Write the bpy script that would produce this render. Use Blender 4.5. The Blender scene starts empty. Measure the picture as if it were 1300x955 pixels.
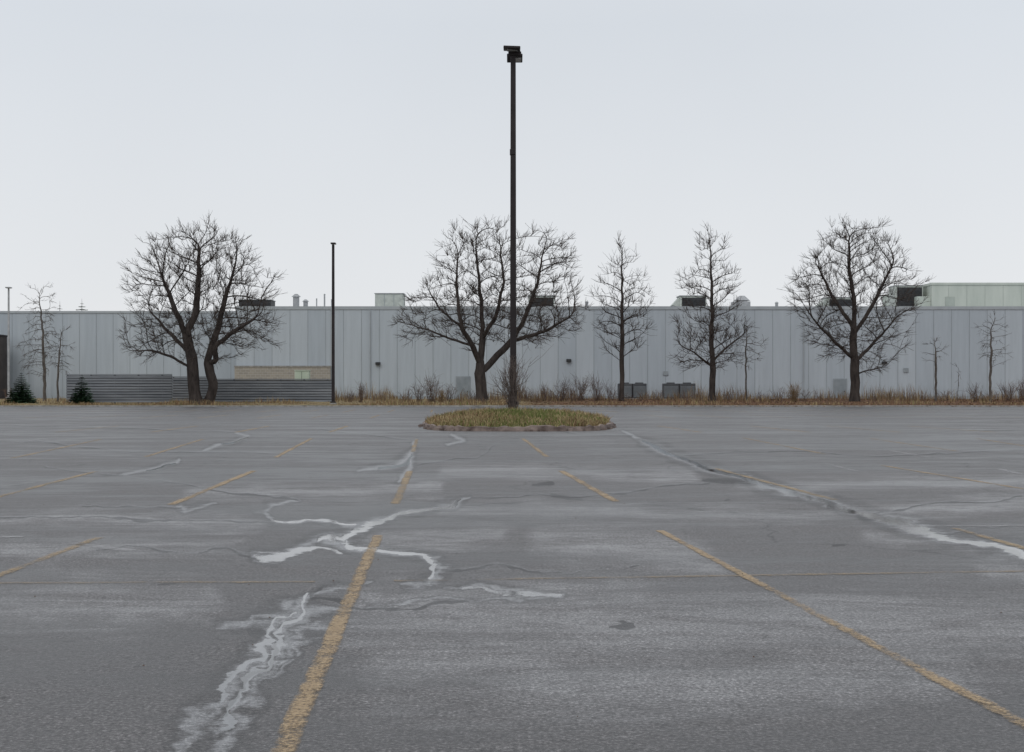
import bpy, math, random
import numpy as np
from mathutils import Vector, Matrix

R = random.Random(7)
scene = bpy.context.scene
scene.view_settings.view_transform = 'Standard'
scene.view_settings.look = 'None'
scene.view_settings.exposure = 0
scene.view_settings.gamma = 1

# ---------------------------------------------------------------- survey
CAM_H = 1.25
F = 1300 * 50 / 36.0
HZ = 500.0
def G(px, py):               # surveyed ground point
    d = CAM_H * F / (py - HZ)
    return ((px - 650) / F * d, d)
def S(px, py, d):            # surveyed point at range d
    s = d / F
    return Vector(((px - 650) * s, d, CAM_H + (HZ - py) * s))
def vz(y):                   # verge height
    return float(np.interp(y, [136, 137.2, 145, 156, 176, 400], [0.0, 0.12, 0.36, 0.52, 0.62, 0.62]))

# ---------------------------------------------------------------- material helpers
def newmat(name):
    m = bpy.data.materials.new(name); m.use_nodes = True
    nt = m.node_tree; b = nt.nodes['Principled BSDF']
    return m, nt, b
def N(nt, t, **kw):
    n = nt.nodes.new(t)
    for k, v in kw.items():
        if k in n.inputs: n.inputs[k].default_value = v
        else: setattr(n, k, v)
    return n
def ramp(nt, src, stops):
    r = nt.nodes.new('ShaderNodeValToRGB'); e = r.color_ramp.elements
    while len(e) < len(stops): e.new(0.5)
    for el, (p, c) in zip(e, stops):
        el.position = p
        el.color = (c, c, c, 1) if isinstance(c, (int, float)) else (*c, 1)
    nt.links.new(src, r.inputs[0]); return r.outputs[0]
def noise(nt, vec, scale, detail=4, rough=0.55, dist=0.0):
    n = N(nt, 'ShaderNodeTexNoise'); n.inputs['Scale'].default_value = scale
    n.inputs['Detail'].default_value = detail; n.inputs['Roughness'].default_value = rough
    n.inputs['Distortion'].default_value = dist
    nt.links.new(vec, n.inputs['Vector']); return n.outputs['Fac']
def math_(nt, op, a, b=None, c=None):
    n = nt.nodes.new('ShaderNodeMath'); n.operation = op
    for i, v in enumerate((a, b, c)):
        if v is None: continue
        if isinstance(v, (int, float)): n.inputs[i].default_value = v
        else: nt.links.new(v, n.inputs[i])
    return n.outputs[0]
def mixc(nt, f, a, b, mode='MIX'):
    n = nt.nodes.new('ShaderNodeMix'); n.data_type = 'RGBA'; n.blend_type = mode
    for sock, v in ((n.inputs[0], f), (n.inputs[6], a), (n.inputs[7], b)):
        if isinstance(v, (int, float)): sock.default_value = v
        elif isinstance(v, tuple): sock.default_value = (*v, 1)
        else: nt.links.new(v, sock)
    return n.outputs[2]
def mixf(nt, f, a, b):
    n = nt.nodes.new('ShaderNodeMix'); n.data_type = 'FLOAT'
    for sock, v in ((n.inputs[0], f), (n.inputs[2], a), (n.inputs[3], b)):
        if isinstance(v, (int, float)): sock.default_value = v
        else: nt.links.new(v, sock)
    return n.outputs[0]
def objco(nt, scale=None):
    t = nt.nodes.new('ShaderNodeTexCoord')
    if scale is None: return t.outputs['Object']
    m = nt.nodes.new('ShaderNodeMapping'); m.inputs['Scale'].default_value = scale
    nt.links.new(t.outputs['Object'], m.inputs[0]); return m.outputs[0]
def bump(nt, b, h, strength, dist):
    n = nt.nodes.new('ShaderNodeBump')
    if isinstance(strength, (int, float)): n.inputs['Strength'].default_value = strength
    else: nt.links.new(strength, n.inputs['Strength'])
    n.inputs['Distance'].default_value = dist
    nt.links.new(h, n.inputs['Height']); nt.links.new(n.outputs[0], b.inputs['Normal'])
def simple(name, c1, c2, scale=3.0, rough=0.7, metal=0.0, bmp=0.0, stretch=None, spec=0.4):
    m, nt, b = newmat(name)
    co = objco(nt, stretch)
    f = noise(nt, co, scale, 4, 0.6)
    f2 = ramp(nt, f, [(0.35, 0.0), (0.65, 1.0)])
    nt.links.new(mixc(nt, f2, c1, c2), b.inputs['Base Color'])
    b.inputs['Roughness'].default_value = rough; b.inputs['Metallic'].default_value = metal
    b.inputs['Specular IOR Level'].default_value = spec
    if bmp: bump(nt, b, f, 0.6, bmp)
    return m

# asphalt -----------------------------------------------------------------
def attr(nt, name):
    a = nt.nodes.new('ShaderNodeAttribute'); a.attribute_name = name; return a.outputs['Fac']
def mk_asphalt():
    m, nt, b = newmat('asphalt_damp')
    co = objco(nt); cs = objco(nt, (0.30, 0.9, 1)); cs2 = objco(nt, (0.6, 1.0, 1))
    n1 = noise(nt, cs, 0.42, 6, 0.68, 0.6)
    n2 = noise(nt, cs2, 1.9, 5, 0.72, 0.4)
    n0 = noise(nt, co, 0.05, 3, 0.5)
    s = math_(nt, 'ADD', math_(nt, 'MULTIPLY', n1, 0.55), math_(nt, 'MULTIPLY', n2, 0.30))
    s = math_(nt, 'ADD', s, math_(nt, 'MULTIPLY', n0, 0.15))
    s = math_(nt, 'ADD', s, math_(nt, 'MULTIPLY', attr(nt, 'sheen'), 0.020))
    dry = ramp(nt, s, [(0.42, 0.0), (0.48, 0.45), (0.55, 1.0)])
    col = mixc(nt, dry, (0.044, 0.0415, 0.0415), (0.118, 0.113, 0.113))
    hairn = N(nt, 'ShaderNodeTexVoronoi'); hairn.feature = 'DISTANCE_TO_EDGE'; hairn.inputs['Scale'].default_value = 0.30
    dn = N(nt, 'ShaderNodeTexNoise'); dn.inputs['Scale'].default_value = 1.3; dn.inputs['Detail'].default_value = 6
    nt.links.new(co, dn.inputs['Vector'])
    va = nt.nodes.new('ShaderNodeVectorMath'); va.operation = 'MULTIPLY_ADD'
    nt.links.new(dn.outputs['Color'], va.inputs[0]); va.inputs[1].default_value = (0.9, 0.9, 0)
    nt.links.new(co, va.inputs[2]); nt.links.new(va.outputs[0], hairn.inputs['Vector'])
    hair = ramp(nt, hairn.outputs['Distance'], [(0.0, 0.15), (0.008, 1.0)])
    hm = ramp(nt, n0, [(0.44, 0.0), (0.50, 0.85)])
    col = mixc(nt, hm, col, mixc(nt, 1.0, col, hair, 'MULTIPLY'))
    # sky sheen on thin draining water, painted into the colour as paler grey
    fn = noise(nt, cs, 1.5, 7, 0.78, 0.9)
    fn2 = noise(nt, objco(nt, (0.7, 1, 1)), 7.0, 5, 0.8)
    sheen = math_(nt, 'ADD', math_(nt, 'MULTIPLY', attr(nt, 'sheen'), 0.14), math_(nt, 'ADD', math_(nt, 'MULTIPLY', fn, 0.75), math_(nt, 'MULTIPLY', fn2, 0.25)))
    sheen = ramp(nt, sheen, [(0.45, 0.0), (0.55, 0.25), (0.72, 1.0)])
    col = mixc(nt, math_(nt, 'MULTIPLY', sheen, 0.48), col, (0.28, 0.277, 0.283))
    wn = math_(nt, 'SUBTRACT', noise(nt, cs2, 6.0, 6, 0.80, 0.4), 0.5)
    sa = attr(nt, 'salt')
    halo2 = ramp(nt, math_(nt, 'ADD', math_(nt, 'ADD', sa, 1.0), math_(nt, 'MULTIPLY', wn, 1.0)), [(0.15, 1.0), (0.7, 0.66)])
    col = mixc(nt, 1.0, col, halo2, 'MULTIPLY')
    salt = ramp(nt, math_(nt, 'ADD', sa, math_(nt, 'MULTIPLY', wn, 3.4)), [(0.20, 0.0), (0.55, 0.40), (1.0, 1.0)])
    col = mixc(nt, math_(nt, 'MULTIPLY', salt, 0.66), col, mixc(nt, fn2, (0.18, 0.183, 0.190), (0.42, 0.425, 0.44)))
    s2 = ramp(nt, math_(nt, 'ADD', attr(nt, 'fine'), math_(nt, 'MULTIPLY', wn, 3.4)), [(0.10, 0.0), (0.9, 0.6)])
    col = mixc(nt, math_(nt, 'MULTIPLY', s2, 0.55), col, (0.26, 0.262, 0.27))
    # aggregate
    g = noise(nt, co, 52, 4, 0.85)
    gr = ramp(nt, g, [(0.36, 0.18), (0.46, 0.66), (0.54, 1.18), (0.66, 3.2)])
    col = mixc(nt, mixf(nt, salt, 1.0, 0.6), col, mixc(nt, 1.0, col, gr, 'MULTIPLY'))
    pit = noise(nt, co, 15, 4, 0.75)
    col = mixc(nt, 1.0, col, ramp(nt, pit, [(0.32, 0.36), (0.42, 0.90), (0.58, 1.06), (0.72, 1.5)]), 'MULTIPLY')
    water = ramp(nt, math_(nt, 'ADD', attr(nt, 'water'), math_(nt, 'MULTIPLY', wn, 2.8)), [(0.30, 0.0), (0.46, 1.0)])
    col = mixc(nt, math_(nt, 'MULTIPLY', water, 0.75), col, (0.10, 0.102, 0.108))
    tar = ramp(nt, math_(nt, 'ADD', attr(nt, 'tar'), math_(nt, 'MULTIPLY', wn, 2.0)), [(0.10, 0.0), (0.45, 0.9)])
    col = mixc(nt, tar, col, (0.022, 0.021, 0.021))
    nt.links.new(col, b.inputs['Base Color'])
    rr = ramp(nt, dry, [(0.0, 0.32), (1.0, 0.60)])
    rr = mixf(nt, sheen, rr, 0.33); rr = mixf(nt, salt, rr, 0.34); rr = mixf(nt, water, rr, 0.07)
    nt.links.new(rr, b.inputs['Roughness'])
    b.inputs['Specular IOR Level'].default_value = 0.48
    bump(nt, b, math_(nt, 'ADD', g, pit), mixf(nt, water, 0.9, 0.02), 0.008)
    return m
M_ASPH = mk_asphalt()

def mk_worn(name, c1, c2, lo, hi, rough=0.6, amax=.8):
    m, nt, b = newmat(name)
    co = objco(nt)
    n = noise(nt, co, 7, 6, 0.78); g = noise(nt, co, 52, 3, 0.85)
    nt.links.new(mixc(nt, ramp(nt, g, [(.35, 0.), (.65, 1.)]), c1, c2), b.inputs['Base Color'])
    b.inputs['Roughness'].default_value = rough
    uv = nt.nodes.new('ShaderNodeUVMap'); sp = nt.nodes.new('ShaderNodeSeparateXYZ')
    nt.links.new(uv.outputs[0], sp.inputs[0])
    edge = math_(nt, 'ABSOLUTE', math_(nt, 'SUBTRACT', math_(nt, 'MULTIPLY', sp.outputs[1], 2.0), 1.0))
    e = math_(nt, 'POWER', edge, 3.0)
    s = math_(nt, 'ADD', math_(nt, 'MULTIPLY', n, 0.9), math_(nt, 'MULTIPLY', g, 0.7))
    s = math_(nt, 'ADD', s, math_(nt, 'MULTIPLY', noise(nt, co, 0.9, 3), 0.7))
    s = math_(nt, 'SUBTRACT', s, math_(nt, 'MULTIPLY', e, 0.25))
    a = ramp(nt, math_(nt, 'MULTIPLY', s, 0.7), [(lo, 0.0), (hi, amax)])
    nt.links.new(a, b.inputs['Alpha'])
    return m
M_YEL = mk_worn('worn_yellow_paint', (0.21, 0.14, 0.07), (0.46, 0.335, 0.19), 0.64, 0.84, amax=.88)
M_YELM = mk_worn('half_worn_yellow_paint', (0.22, 0.155, 0.08), (0.44, 0.32, 0.18), 0.66, 0.88, amax=.85)
M_YELF = mk_worn('faded_yellow_paint', (0.22, 0.16, 0.09), (0.36, 0.27, 0.16), 0.70, 0.92, amax=.7)
M_WHF = mk_worn('faded_white_paint', (0.38, 0.38, 0.39), (0.48, 0.48, 0.48), 0.70, 0.92, amax=.6)

# other materials ------------------------------------------------------------
M_BARK = simple('oak_bark', (0.032, 0.026, 0.024), (0.070, 0.058, 0.052), 3.0, 0.9, bmp=0.03, stretch=(1, 1, 0.3), spec=0.15)
M_TWIG = simple('bare_twig', (0.060, 0.048, 0.042), (0.085, 0.068, 0.058), 2.0, 0.9, spec=0.15)
M_BARK2 = simple('young_bark', (0.08, 0.07, 0.063), (0.14, 0.125, 0.11), 3.0, 0.9, spec=0.2)
M_SHRUB = simple('shrub_stem', (0.085, 0.055, 0.045), (0.15, 0.105, 0.08), 2.0, 0.9, spec=0.2)
M_STRAW = simple('dry_straw', (0.32, 0.25, 0.13), (0.44, 0.35, 0.20), 2.0, 0.9, spec=0.2)
M_STRAW2 = simple('brown_grass', (0.16, 0.11, 0.065), (0.24, 0.17, 0.10), 2.0, 0.9, spec=0.2)
M_GREEN = simple('grass_green', (0.085, 0.12, 0.03), (0.17, 0.20, 0.06), 2.0, 0.85, spec=0.2)
M_LEAF = simple('fallen_leaf', (0.15, 0.085, 0.045), (0.24, 0.14, 0.08), 2.0, 0.85, spec=0.2)
M_LEAF2 = simple('fallen_leaf_dark', (0.075, 0.045, 0.03), (0.12, 0.075, 0.05), 2.0, 0.85, spec=0.2)
M_NEEDLE = simple('spruce_needle', (0.022, 0.055, 0.028), (0.055, 0.10, 0.055), 4.0, 0.8, spec=0.2)
M_POLE = simple('dark_bronze_paint', (0.014, 0.010, 0.011), (0.022, 0.016, 0.017), 2.0, 0.5, bmp=0.001, spec=.3)
M_LENS = simple('lamp_lens', (0.45, 0.46, 0.46), (0.6, 0.6, 0.6), 5.0, 0.25)
M_CONC = simple('weathered_concrete', (0.22, 0.215, 0.20), (0.36, 0.35, 0.33), 2.2, 0.85, bmp=0.01)
M_KERB = simple('worn_kerb', (0.085, 0.06, 0.052), (0.27, 0.215, 0.19), 2.5, 0.85, bmp=0.02)
M_TRIM = simple('metal_trim', (0.34, 0.37, 0.39), (0.39, 0.42, 0.44), 1.0, 0.5)
M_SEAM = simple('panel_seam', (0.25, 0.28, 0.30), (0.31, 0.34, 0.36), 1.0, 0.6)
M_DARK = simple('dark_louvre', (0.02, 0.021, 0.023), (0.045, 0.047, 0.05), 3.0, 0.6)
M_HVAC = simple('hvac_paint', (0.38, 0.41, 0.38), (0.50, 0.53, 0.49), 1.5, 0.6)
M_PENT = simple('penthouse_cladding', (0.46, 0.50, 0.45), (0.55, 0.585, 0.53), 0.35, 0.8, stretch=(2, 1, .3), spec=.15)
M_PRIB = simple('penthouse_joint', (0.36, 0.40, 0.36), (0.41, 0.45, 0.41), 1, 0.8, spec=.15)
M_GALV = simple('galvanised_steel', (0.30, 0.31, 0.32), (0.42, 0.43, 0.44), 2.5, 0.45, metal=0.3)
M_DOOR = simple('door_paint', (0.20, 0.23, 0.25), (0.26, 0.29, 0.31), 1.0, 0.5)
M_XFMR = simple('pale_green_paint', (0.42, 0.50, 0.40), (0.50, 0.57, 0.47), 1.0, 0.5)
M_FENCE = simple('grey_fence_slat', (0.15, 0.165, 0.185), (0.25, 0.265, 0.285), 0.9, 0.7, stretch=(0.3, 1, 4))
M_FPOST = simple('fence_post_paint', (0.06, 0.065, 0.075), (0.09, 0.095, 0.10), 1.0, 0.6)
M_BROWNB = simple('dark_brown_cladding', (0.045, 0.037, 0.036), (0.065, 0.055, 0.052), 1.0, 0.7)

def mk_panel():
    m, nt, b = newmat('wall_panel_metal')
    t = nt.nodes.new('ShaderNodeTexCoord'); sp = nt.nodes.new('ShaderNodeSeparateXYZ')
    nt.links.new(t.outputs['Object'], sp.inputs[0])
    idx = math_(nt, 'FLOOR', math_(nt, 'DIVIDE', math_(nt, 'ADD', sp.outputs[0], 33.93), 2.2))
    wn = nt.nodes.new('ShaderNodeTexWhiteNoise'); wn.noise_dimensions = '1D'
    nt.links.new(idx, wn.inputs['W'])
    col = mixc(nt, wn.outputs['Value'], (0.395, 0.440, 0.480), (0.445, 0.490, 0.527))
    st = noise(nt, objco(nt, (1.5, 1, 0.12)), 1.2, 6, 0.65)
    col = mixc(nt, 1.0, col, ramp(nt, st, [(0.3, 0.92), (0.7, 1.05)]), 'MULTIPLY')
    low_tone = ramp(nt, math_(nt, 'ADD', math_(nt, 'DIVIDE', sp.outputs[2], 12.0), math_(nt, 'MULTIPLY', st, .2)), [(0.12, 0.84), (0.3, 1.0)])  # panel colour darker towards the bottom, edge broken by streak noise
    col = mixc(nt, 1.0, col, low_tone, 'MULTIPLY')
    nt.links.new(col, b.inputs['Base Color']); b.inputs['Roughness'].default_value = 0.5
    b.inputs['Specular IOR Level'].default_value = 0.35
    return m
M_PANEL = mk_panel()

def mk_brick():
    m, nt, b = newmat('beige_block')
    t = nt.nodes.new('ShaderNodeTexCoord'); mp = nt.nodes.new('ShaderNodeMapping')
    mp.inputs['Rotation'].default_value = (math.radians(90), 0, 0)
    nt.links.new(t.outputs['Object'], mp.inputs[0])
    br = nt.nodes.new('ShaderNodeTexBrick'); nt.links.new(mp.outputs[0], br.inputs['Vector'])
    br.inputs['Color1'].default_value = (0.34, 0.31, 0.26, 1); br.inputs['Color2'].default_value = (0.28, 0.26, 0.225, 1)
    br.inputs['Mortar'].default_value = (0.40, 0.38, 0.35, 1); br.inputs['Scale'].default_value = 1.0
    br.inputs['Brick Width'].default_value = 0.6; br.inputs['Row Height'].default_value = 0.3
    br.inputs['Mortar Size'].default_value = 0.02
    nt.links.new(br.outputs[0], b.inputs['Base Color']); b.inputs['Roughness'].default_value = 0.85
    return m
M_BRICK = mk_brick()

def mk_verge():
    m, nt, b = newmat('verge_litter')
    co = objco(nt)
    t = nt.nodes.new('ShaderNodeSeparateXYZ'); nt.links.new(co, t.inputs[0])
    n = noise(nt, co, 0.5, 8, 0.7); n2 = noise(nt, co, 4, 6, 0.75)
    straw = mixc(nt, n2, (0.14, 0.12, 0.065), (0.30, 0.23, 0.13))
    leaf = mixc(nt, n2, (0.065, 0.036, 0.024), (0.20, 0.11, 0.065))
    side = ramp(nt, math_(nt, 'ADD', math_(nt, 'DIVIDE', t.outputs[0], 120), math_(nt, 'ADD', math_(nt, 'MULTIPLY', n, 0.5), 0.2)), [(0.40, 0.0), (0.52, 1.0)])
    nt.links.new(mixc(nt, side, straw, leaf), b.inputs['Base Color']); b.inputs['Roughness'].default_value = 0.9
    b.inputs['Specular IOR Level'].default_value = 0.15
    bump(nt, b, n2, 0.8, 0.05)
    return m
M_VERGE = mk_verge()
M_SOIL = simple('island_soil', (0.07, 0.08, 0.03), (0.18, 0.16, 0.08), 2.5, 0.95, bmp=0.05, spec=0.15)
M_GROUND = simple('far_ground', (0.10, 0.10, 0.06), (0.18, 0.16, 0.10), 0.05, 0.95)

# ---------------------------------------------------------------- mesh helpers
def mesh_obj(name, v, f, mats, mi=None, smooth=False, uvs=None):
    me = bpy.data.meshes.new(name)
    me.from_pydata([tuple(p) for p in v], [], f)
    if not isinstance(mats, (list, tuple)): mats = [mats]
    for m in mats: me.materials.append(m)
    if mi is not None: me.polygons.foreach_set('material_index', np.array(mi, dtype=np.int32))
    if smooth: me.polygons.foreach_set('use_smooth', np.ones(len(f), dtype=bool))
    if uvs is not None:
        l = me.uv_layers.new(name='UVMap'); l.data.foreach_set('uv', np.array(uvs, dtype=np.float32).ravel())
    me.update()
    o = bpy.data.objects.new(name, me); scene.collection.objects.link(o); return o
def box(name, lo, hi, mat, bevel=0.0, parent=None):
    x0, y0, z0 = lo; x1, y1, z1 = hi
    v = [(x0,y0,z0),(x1,y0,z0),(x1,y1,z0),(x0,y1,z0),(x0,y0,z1),(x1,y0,z1),(x1,y1,z1),(x0,y1,z1)]
    f = [(0,3,2,1),(4,5,6,7),(0,1,5,4),(1,2,6,5),(2,3,7,6),(3,0,4,7)]
    o = mesh_obj(name, v, f, mat)
    if bevel:
        b = o.modifiers.new('bevel', 'BEVEL'); b.width = bevel; b.segments = 2
    if parent: o.parent = parent
    return o
def boxes(name, lst, mat, parent=None):
    V, Fc = [], []
    for lo, hi in lst:
        k = len(V); x0, y0, z0 = lo; x1, y1, z1 = hi
        V += [(x0,y0,z0),(x1,y0,z0),(x1,y1,z0),(x0,y1,z0),(x0,y0,z1),(x1,y0,z1),(x1,y1,z1),(x0,y1,z1)]
        Fc += [tuple(k + i for i in q) for q in [(0,3,2,1),(4,5,6,7),(0,1,5,4),(1,2,6,5),(2,3,7,6),(3,0,4,7)]]
    o = mesh_obj(name, V, Fc, mat)
    if parent: o.parent = parent
    return o
def cyl(name, p, r0, r1, h, mat, n=16, parent=None):
    v, f = [], []
    for k, (r, z) in enumerate(((r0, 0), (r1, h))):
        for i in range(n):
            a = 2 * math.pi * i / n; v.append((p[0] + r * math.cos(a), p[1] + r * math.sin(a), p[2] + z))
    for i in range(n): f.append((i, (i + 1) % n, n + (i + 1) % n, n + i))
    f.append(tuple(range(n - 1, -1, -1))); f.append(tuple(range(n, 2 * n)))
    o = mesh_obj(name, v, f, mat)
    if parent: o.parent = parent
    return o
def empty(name, loc=(0, 0, 0)):
    e = bpy.data.objects.new(name, None); scene.collection.objects.link(e); e.empty_display_size = 0.5
    return e

# ---------------------------------------------------------------- pavement sheet with surveyed wear and painted sheen attributes
film = [
 [(530,558,1.5),(526,572,3),(516,584,4),(500,592,4),(470,594,2.5),(450,597,2)],
 [(524,580,3),(518,592,4),(508,604,4),(500,612,2)],
 [(600,631,1.5),(560,642,3),(520,651,4),(480,659,4.5),(455,667,6),(435,680,7),(410,690,6),(370,699,5),(318,704,4)],
 [(375,637,1.5),(345,642,2.2),(330,652,3),(345,660,3),(400,665,3),(455,664,4)],
 [(425,690,5),(470,697,5),(515,702,4.5),(548,709,5),(562,720,6),(545,732,5),(515,742,3)],
 [(470,740,2),(430,745,4),(400,750,5),(380,764,7),(384,782,7),(370,800,8),(356,818,8),(350,838,8),(330,860,9),(310,890,10),(290,935,12),(270,990,12)],
 [(400,758,4),(368,770,8),(355,790,7),(338,806,8),(322,826,9),(308,848,10),(290,868,11),(262,900,12),(235,940,13),(215,990,14)],
 [(360,790,5),(372,806,5),(345,822,7),(338,845,6),(318,858,7),(300,885,8),(268,935,9)],
 [(440,775,3),(400,779,6),(360,784,7),(315,786,4),(285,800,5),(262,803,2)],
 [(430,800,2.5),(395,796,5),(378,803,6),(358,815,7),(368,835,6),(352,850,5),(340,862,4)],
 [(155,603,1.5),(190,595,2.6),(225,585,2.6),(232,580,2)],
 [(228,640,2.5),(236,645,3),(280,641,1.5)],
 [(262,572,1.5),(285,566,2.2),(312,555,2.2),(300,550,1.5)],
 [(790,548,1.5),(812,561,3),(858,577,4),(905,594,4.5),(970,614,4.5),(1045,634,5),(1100,652,5.5),(1190,678,6.5),(1300,706,8),(1420,736,9)],
 [(570,552,1.5),(590,560,2),(570,566,1.5)],
 [(560,741,2),(620,741,2.6),(660,748,3),(705,752,2.5),(680,760,2.6),(600,768,2.5),(520,760,2),(470,768,3)],
]
fine = [
 [(-10,655,1.6),(60,660,1.6),(150,656,1.8),(260,662,1.6),(345,659,1.6)],
 [(-10,618,1.4),(90,607,1.6),(160,602,1.5)],[(30,560,1.1),(140,572,1.3),(262,573,1.3),(350,577,1.1)],
 [(60,590,1.2),(130,600,1.4),(210,612,1.4),(300,625,1.5),(375,637,1.6)],
 [(100,642,1.4),(230,641,1.6)],[(120,700,1.8),(160,697,1.8),(235,702,2),(320,704,2)],
 [(600,631,1.4),(700,629,1.4),(800,626,1.4),(905,612,1.3)],
 [(1100,652,1.6),(1180,640,1.5),(1310,632,1.5)],[(1180,676,1.6),(1250,668,1.6),(1310,668,1.6)],
 [(690,545,1),(740,551,1.1),(800,553,1.2)],[(860,578,1.2),(960,572,1.2),(1110,577,1.2),(1310,570,1.1)],
 [(400,545,1),(470,552,1.1),(530,558,1.2)],[(20,540,.9),(180,545,1),(300,549,1)],[(960,538,.9),(1100,545,1),(1300,546,1)],
 [(562,720,2),(640,716,1.8),(720,724,1.8),(800,720,1.6)],[(640,560,1),(600,580,1.3),(520,592,1.4)],
]
water = [
 [(320,704,3),(350,703,6),(400,703,5),(425,700,2)],
 [(524,578,1.5),(517,588,2.5),(505,592,2.5),(480,593,1.5)],
 [(590,633,1),(545,646,2),(500,656,3),(460,667,4),(438,680,4),(415,689,3)],
 [(332,655,1.5),(360,662,2),(410,664,2),(450,663,1.5)],
 [(430,689,2.5),(480,697,3),(530,704,3),(552,714,4),(545,728,3)],
 [(385,750,2.5),(376,772,5),(372,788,4),(352,808,5),(335,828,5),(318,855,6),(296,890,7),(276,930,8)],
 [(358,780,2),(345,800,3),(325,822,4),(300,850,5),(270,880,5)],
 [(812,561,1.5),(858,577,2.2),(905,594,2.5),(970,615,2.5),(1045,635,3),(1100,652,3.5),(1190,679,4),(1300,706,5),(1420,736,5)],
 [(590,742,1.5),(640,750,2.5),(700,752,2.5),(640,757,2.5)],
 [(190,596,1.2),(222,587,1.5)],[(285,566,1.2),(312,556,1.2)],
]
tar = [
 [(900,609,2),(940,611,3),(965,614,2)],[(1080,655,2.5),(1098,655,6),(1112,658,2.5)],[(672,612,1.8),(688,612,2.8),(700,612,1.8)],
 [(705,629,1.8),(722,629,2.8),(738,630,1.8)],[(410,742,2),(395,752,4),(400,765,4),(430,760,2)],[(1050,640,2),(1090,649,3),(1150,666,2),(1215,684,2),(1310,712,2)],
 [(345,795,3),(330,800,5),(310,800,3)],[(430,772,1.6),(470,771,2),(520,770,1.6)],[(775,792,1.5),(803,793,1.5)],
 [(590,768,1.5),(560,772,2),(500,774,1.5)],[(805,558,1.3),(855,574,1.3),(905,592,2),(970,612,1.4),(1050,636,1.6)],[(345,812,2),(328,842,3),(305,870,3),(285,905,4)],
 [(430,680,1.5),(412,688,2)],[(540,648,1.2),(480,661,1.5),(445,672,2)],[(418,668,1.8),(428,668,1.8)],[(1060,690,1.6),(1075,691,1.6)],[(200,745,1.6),(214,746,1.6)]]
tar += [[(x, y+.6, w*.55) for x, y, w in L] for L in fine]
sheen = [
 [(430,790,12),(600,790,16),(850,798,22),(1300,798,22)],[(700,690,10),(790,690,14),(860,700,12),(900,715,8)],
 [(0,697,5),(160,697,6),(300,692,6)],[(0,662,4),(200,660,5),(330,666,5)],[(560,645,5),(760,650,4),(1000,655,5),(1180,650,5),(1310,632,5)],
 [(480,770,10),(640,765,12),(820,760,9)],[(1110,680,5),(1200,690,6),(1310,725,10)],[(470,690,8),(640,680,7)],
 [(560,600,4),(800,600,4),(880,605,4)],[(940,620,4),(1150,612,5),(1310,612,4)],[(250,625,4),(470,628,4),(560,618,4)],
 [(0,765,10),(120,770,12),(260,765,8)],[(500,850,20),(800,860,22),(1200,850,18)]]
tabs = {}
def vn(x, y, seed):
    if seed not in tabs: tabs[seed] = np.random.RandomState(seed).rand(256, 256)
    T = tabs[seed]; xi = np.floor(x).astype(int); yi = np.floor(y).astype(int); fx = x - xi; fy = y - yi
    fx = fx*fx*(3-2*fx); fy = fy*fy*(3-2*fy); xi &= 255; yi &= 255; x1 = (xi+1) & 255; y1 = (yi+1) & 255
    return (T[yi, xi]*(1-fx)+T[yi, x1]*fx)*(1-fy)+(T[y1, xi]*(1-fx)+T[y1, x1]*fx)*fy
def field(PX, PY, lines, wk, warp, seed):
    k = (PY - 500) / 200.0
    ox = sum((vn(PX/a, PY/a*2, seed+i)-.5)*a*.6 for i, a in enumerate((34, 14, 6))) * warp * np.clip(k+.3, .3, 1.6)
    oy = sum((vn(PX/a*.6, PY/a*2, seed+9+i)-.5)*a*.38 for i, a in enumerate((34, 14, 6))) * warp * np.clip(k, .12, 1.6)
    X, Y = PX + ox, PY + oy; out = np.full(PX.shape, -1.0)
    for L in lines:
        for (x0, y0, w0), (x1, y1, w1) in zip(L[:-1], L[1:]):
            m = wk*max(w0, w1)*2.1
            sel = np.where((X > min(x0, x1)-m) & (X < max(x0, x1)+m) & (Y > min(y0, y1)-m) & (Y < max(y0, y1)+m))[0]
            if not len(sel): continue
            xx, yy = X[sel], Y[sel]; dx, dy = x1-x0, y1-y0
            t = np.clip(((xx-x0)*dx+(yy-y0)*dy)/(dx*dx+dy*dy), 0, 1)
            dd = np.hypot(xx-x0-dx*t, yy-y0-dy*t); w = (w0+(w1-w0)*t)*wk
            out[sel] = np.maximum(out[sel], 1-dd/w)
    return out
pys = list(np.arange(990, 700, -1.5)) + list(np.arange(700, 560, -.9)) + list(np.arange(560, 517, -.6))
ds = [-40.0, 0.0, 3.0] + [CAM_H*F/(p-500) for p in pys] + [137.0]
us = np.linspace(-0.42, 0.42, 900)
rows = []
for d in ds:
    dd = max(d, 3.0); rows.append(np.stack([np.concatenate([[-220], us*dd, [220]]), np.full(len(us)+2, d), np.zeros(len(us)+2)], 1))
VV = np.vstack(rows); nc = len(us)+2; nr = len(ds)
D_ = np.maximum(VV[:, 1], 3.0); PXv = 650 + VV[:, 0]/D_*F; PYv = 500 + CAM_H*F/D_
idx = (np.arange(nr-1)[:, None]*nc + np.arange(nc-1)[None, :]).ravel()
FF = np.stack([idx, idx+1, idx+nc+1, idx+nc], 1)
me = bpy.data.meshes.new('parking_lot'); me.vertices.add(len(VV)); me.vertices.foreach_set('co', VV.astype(np.float32).ravel())
me.loops.add(FF.size); me.loops.foreach_set('vertex_index', FF.astype(np.int32).ravel())
me.polygons.add(len(FF)); me.polygons.foreach_set('loop_start', np.arange(0, FF.size, 4, dtype=np.int32))
me.update(calc_edges=True); me.validate()
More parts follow.
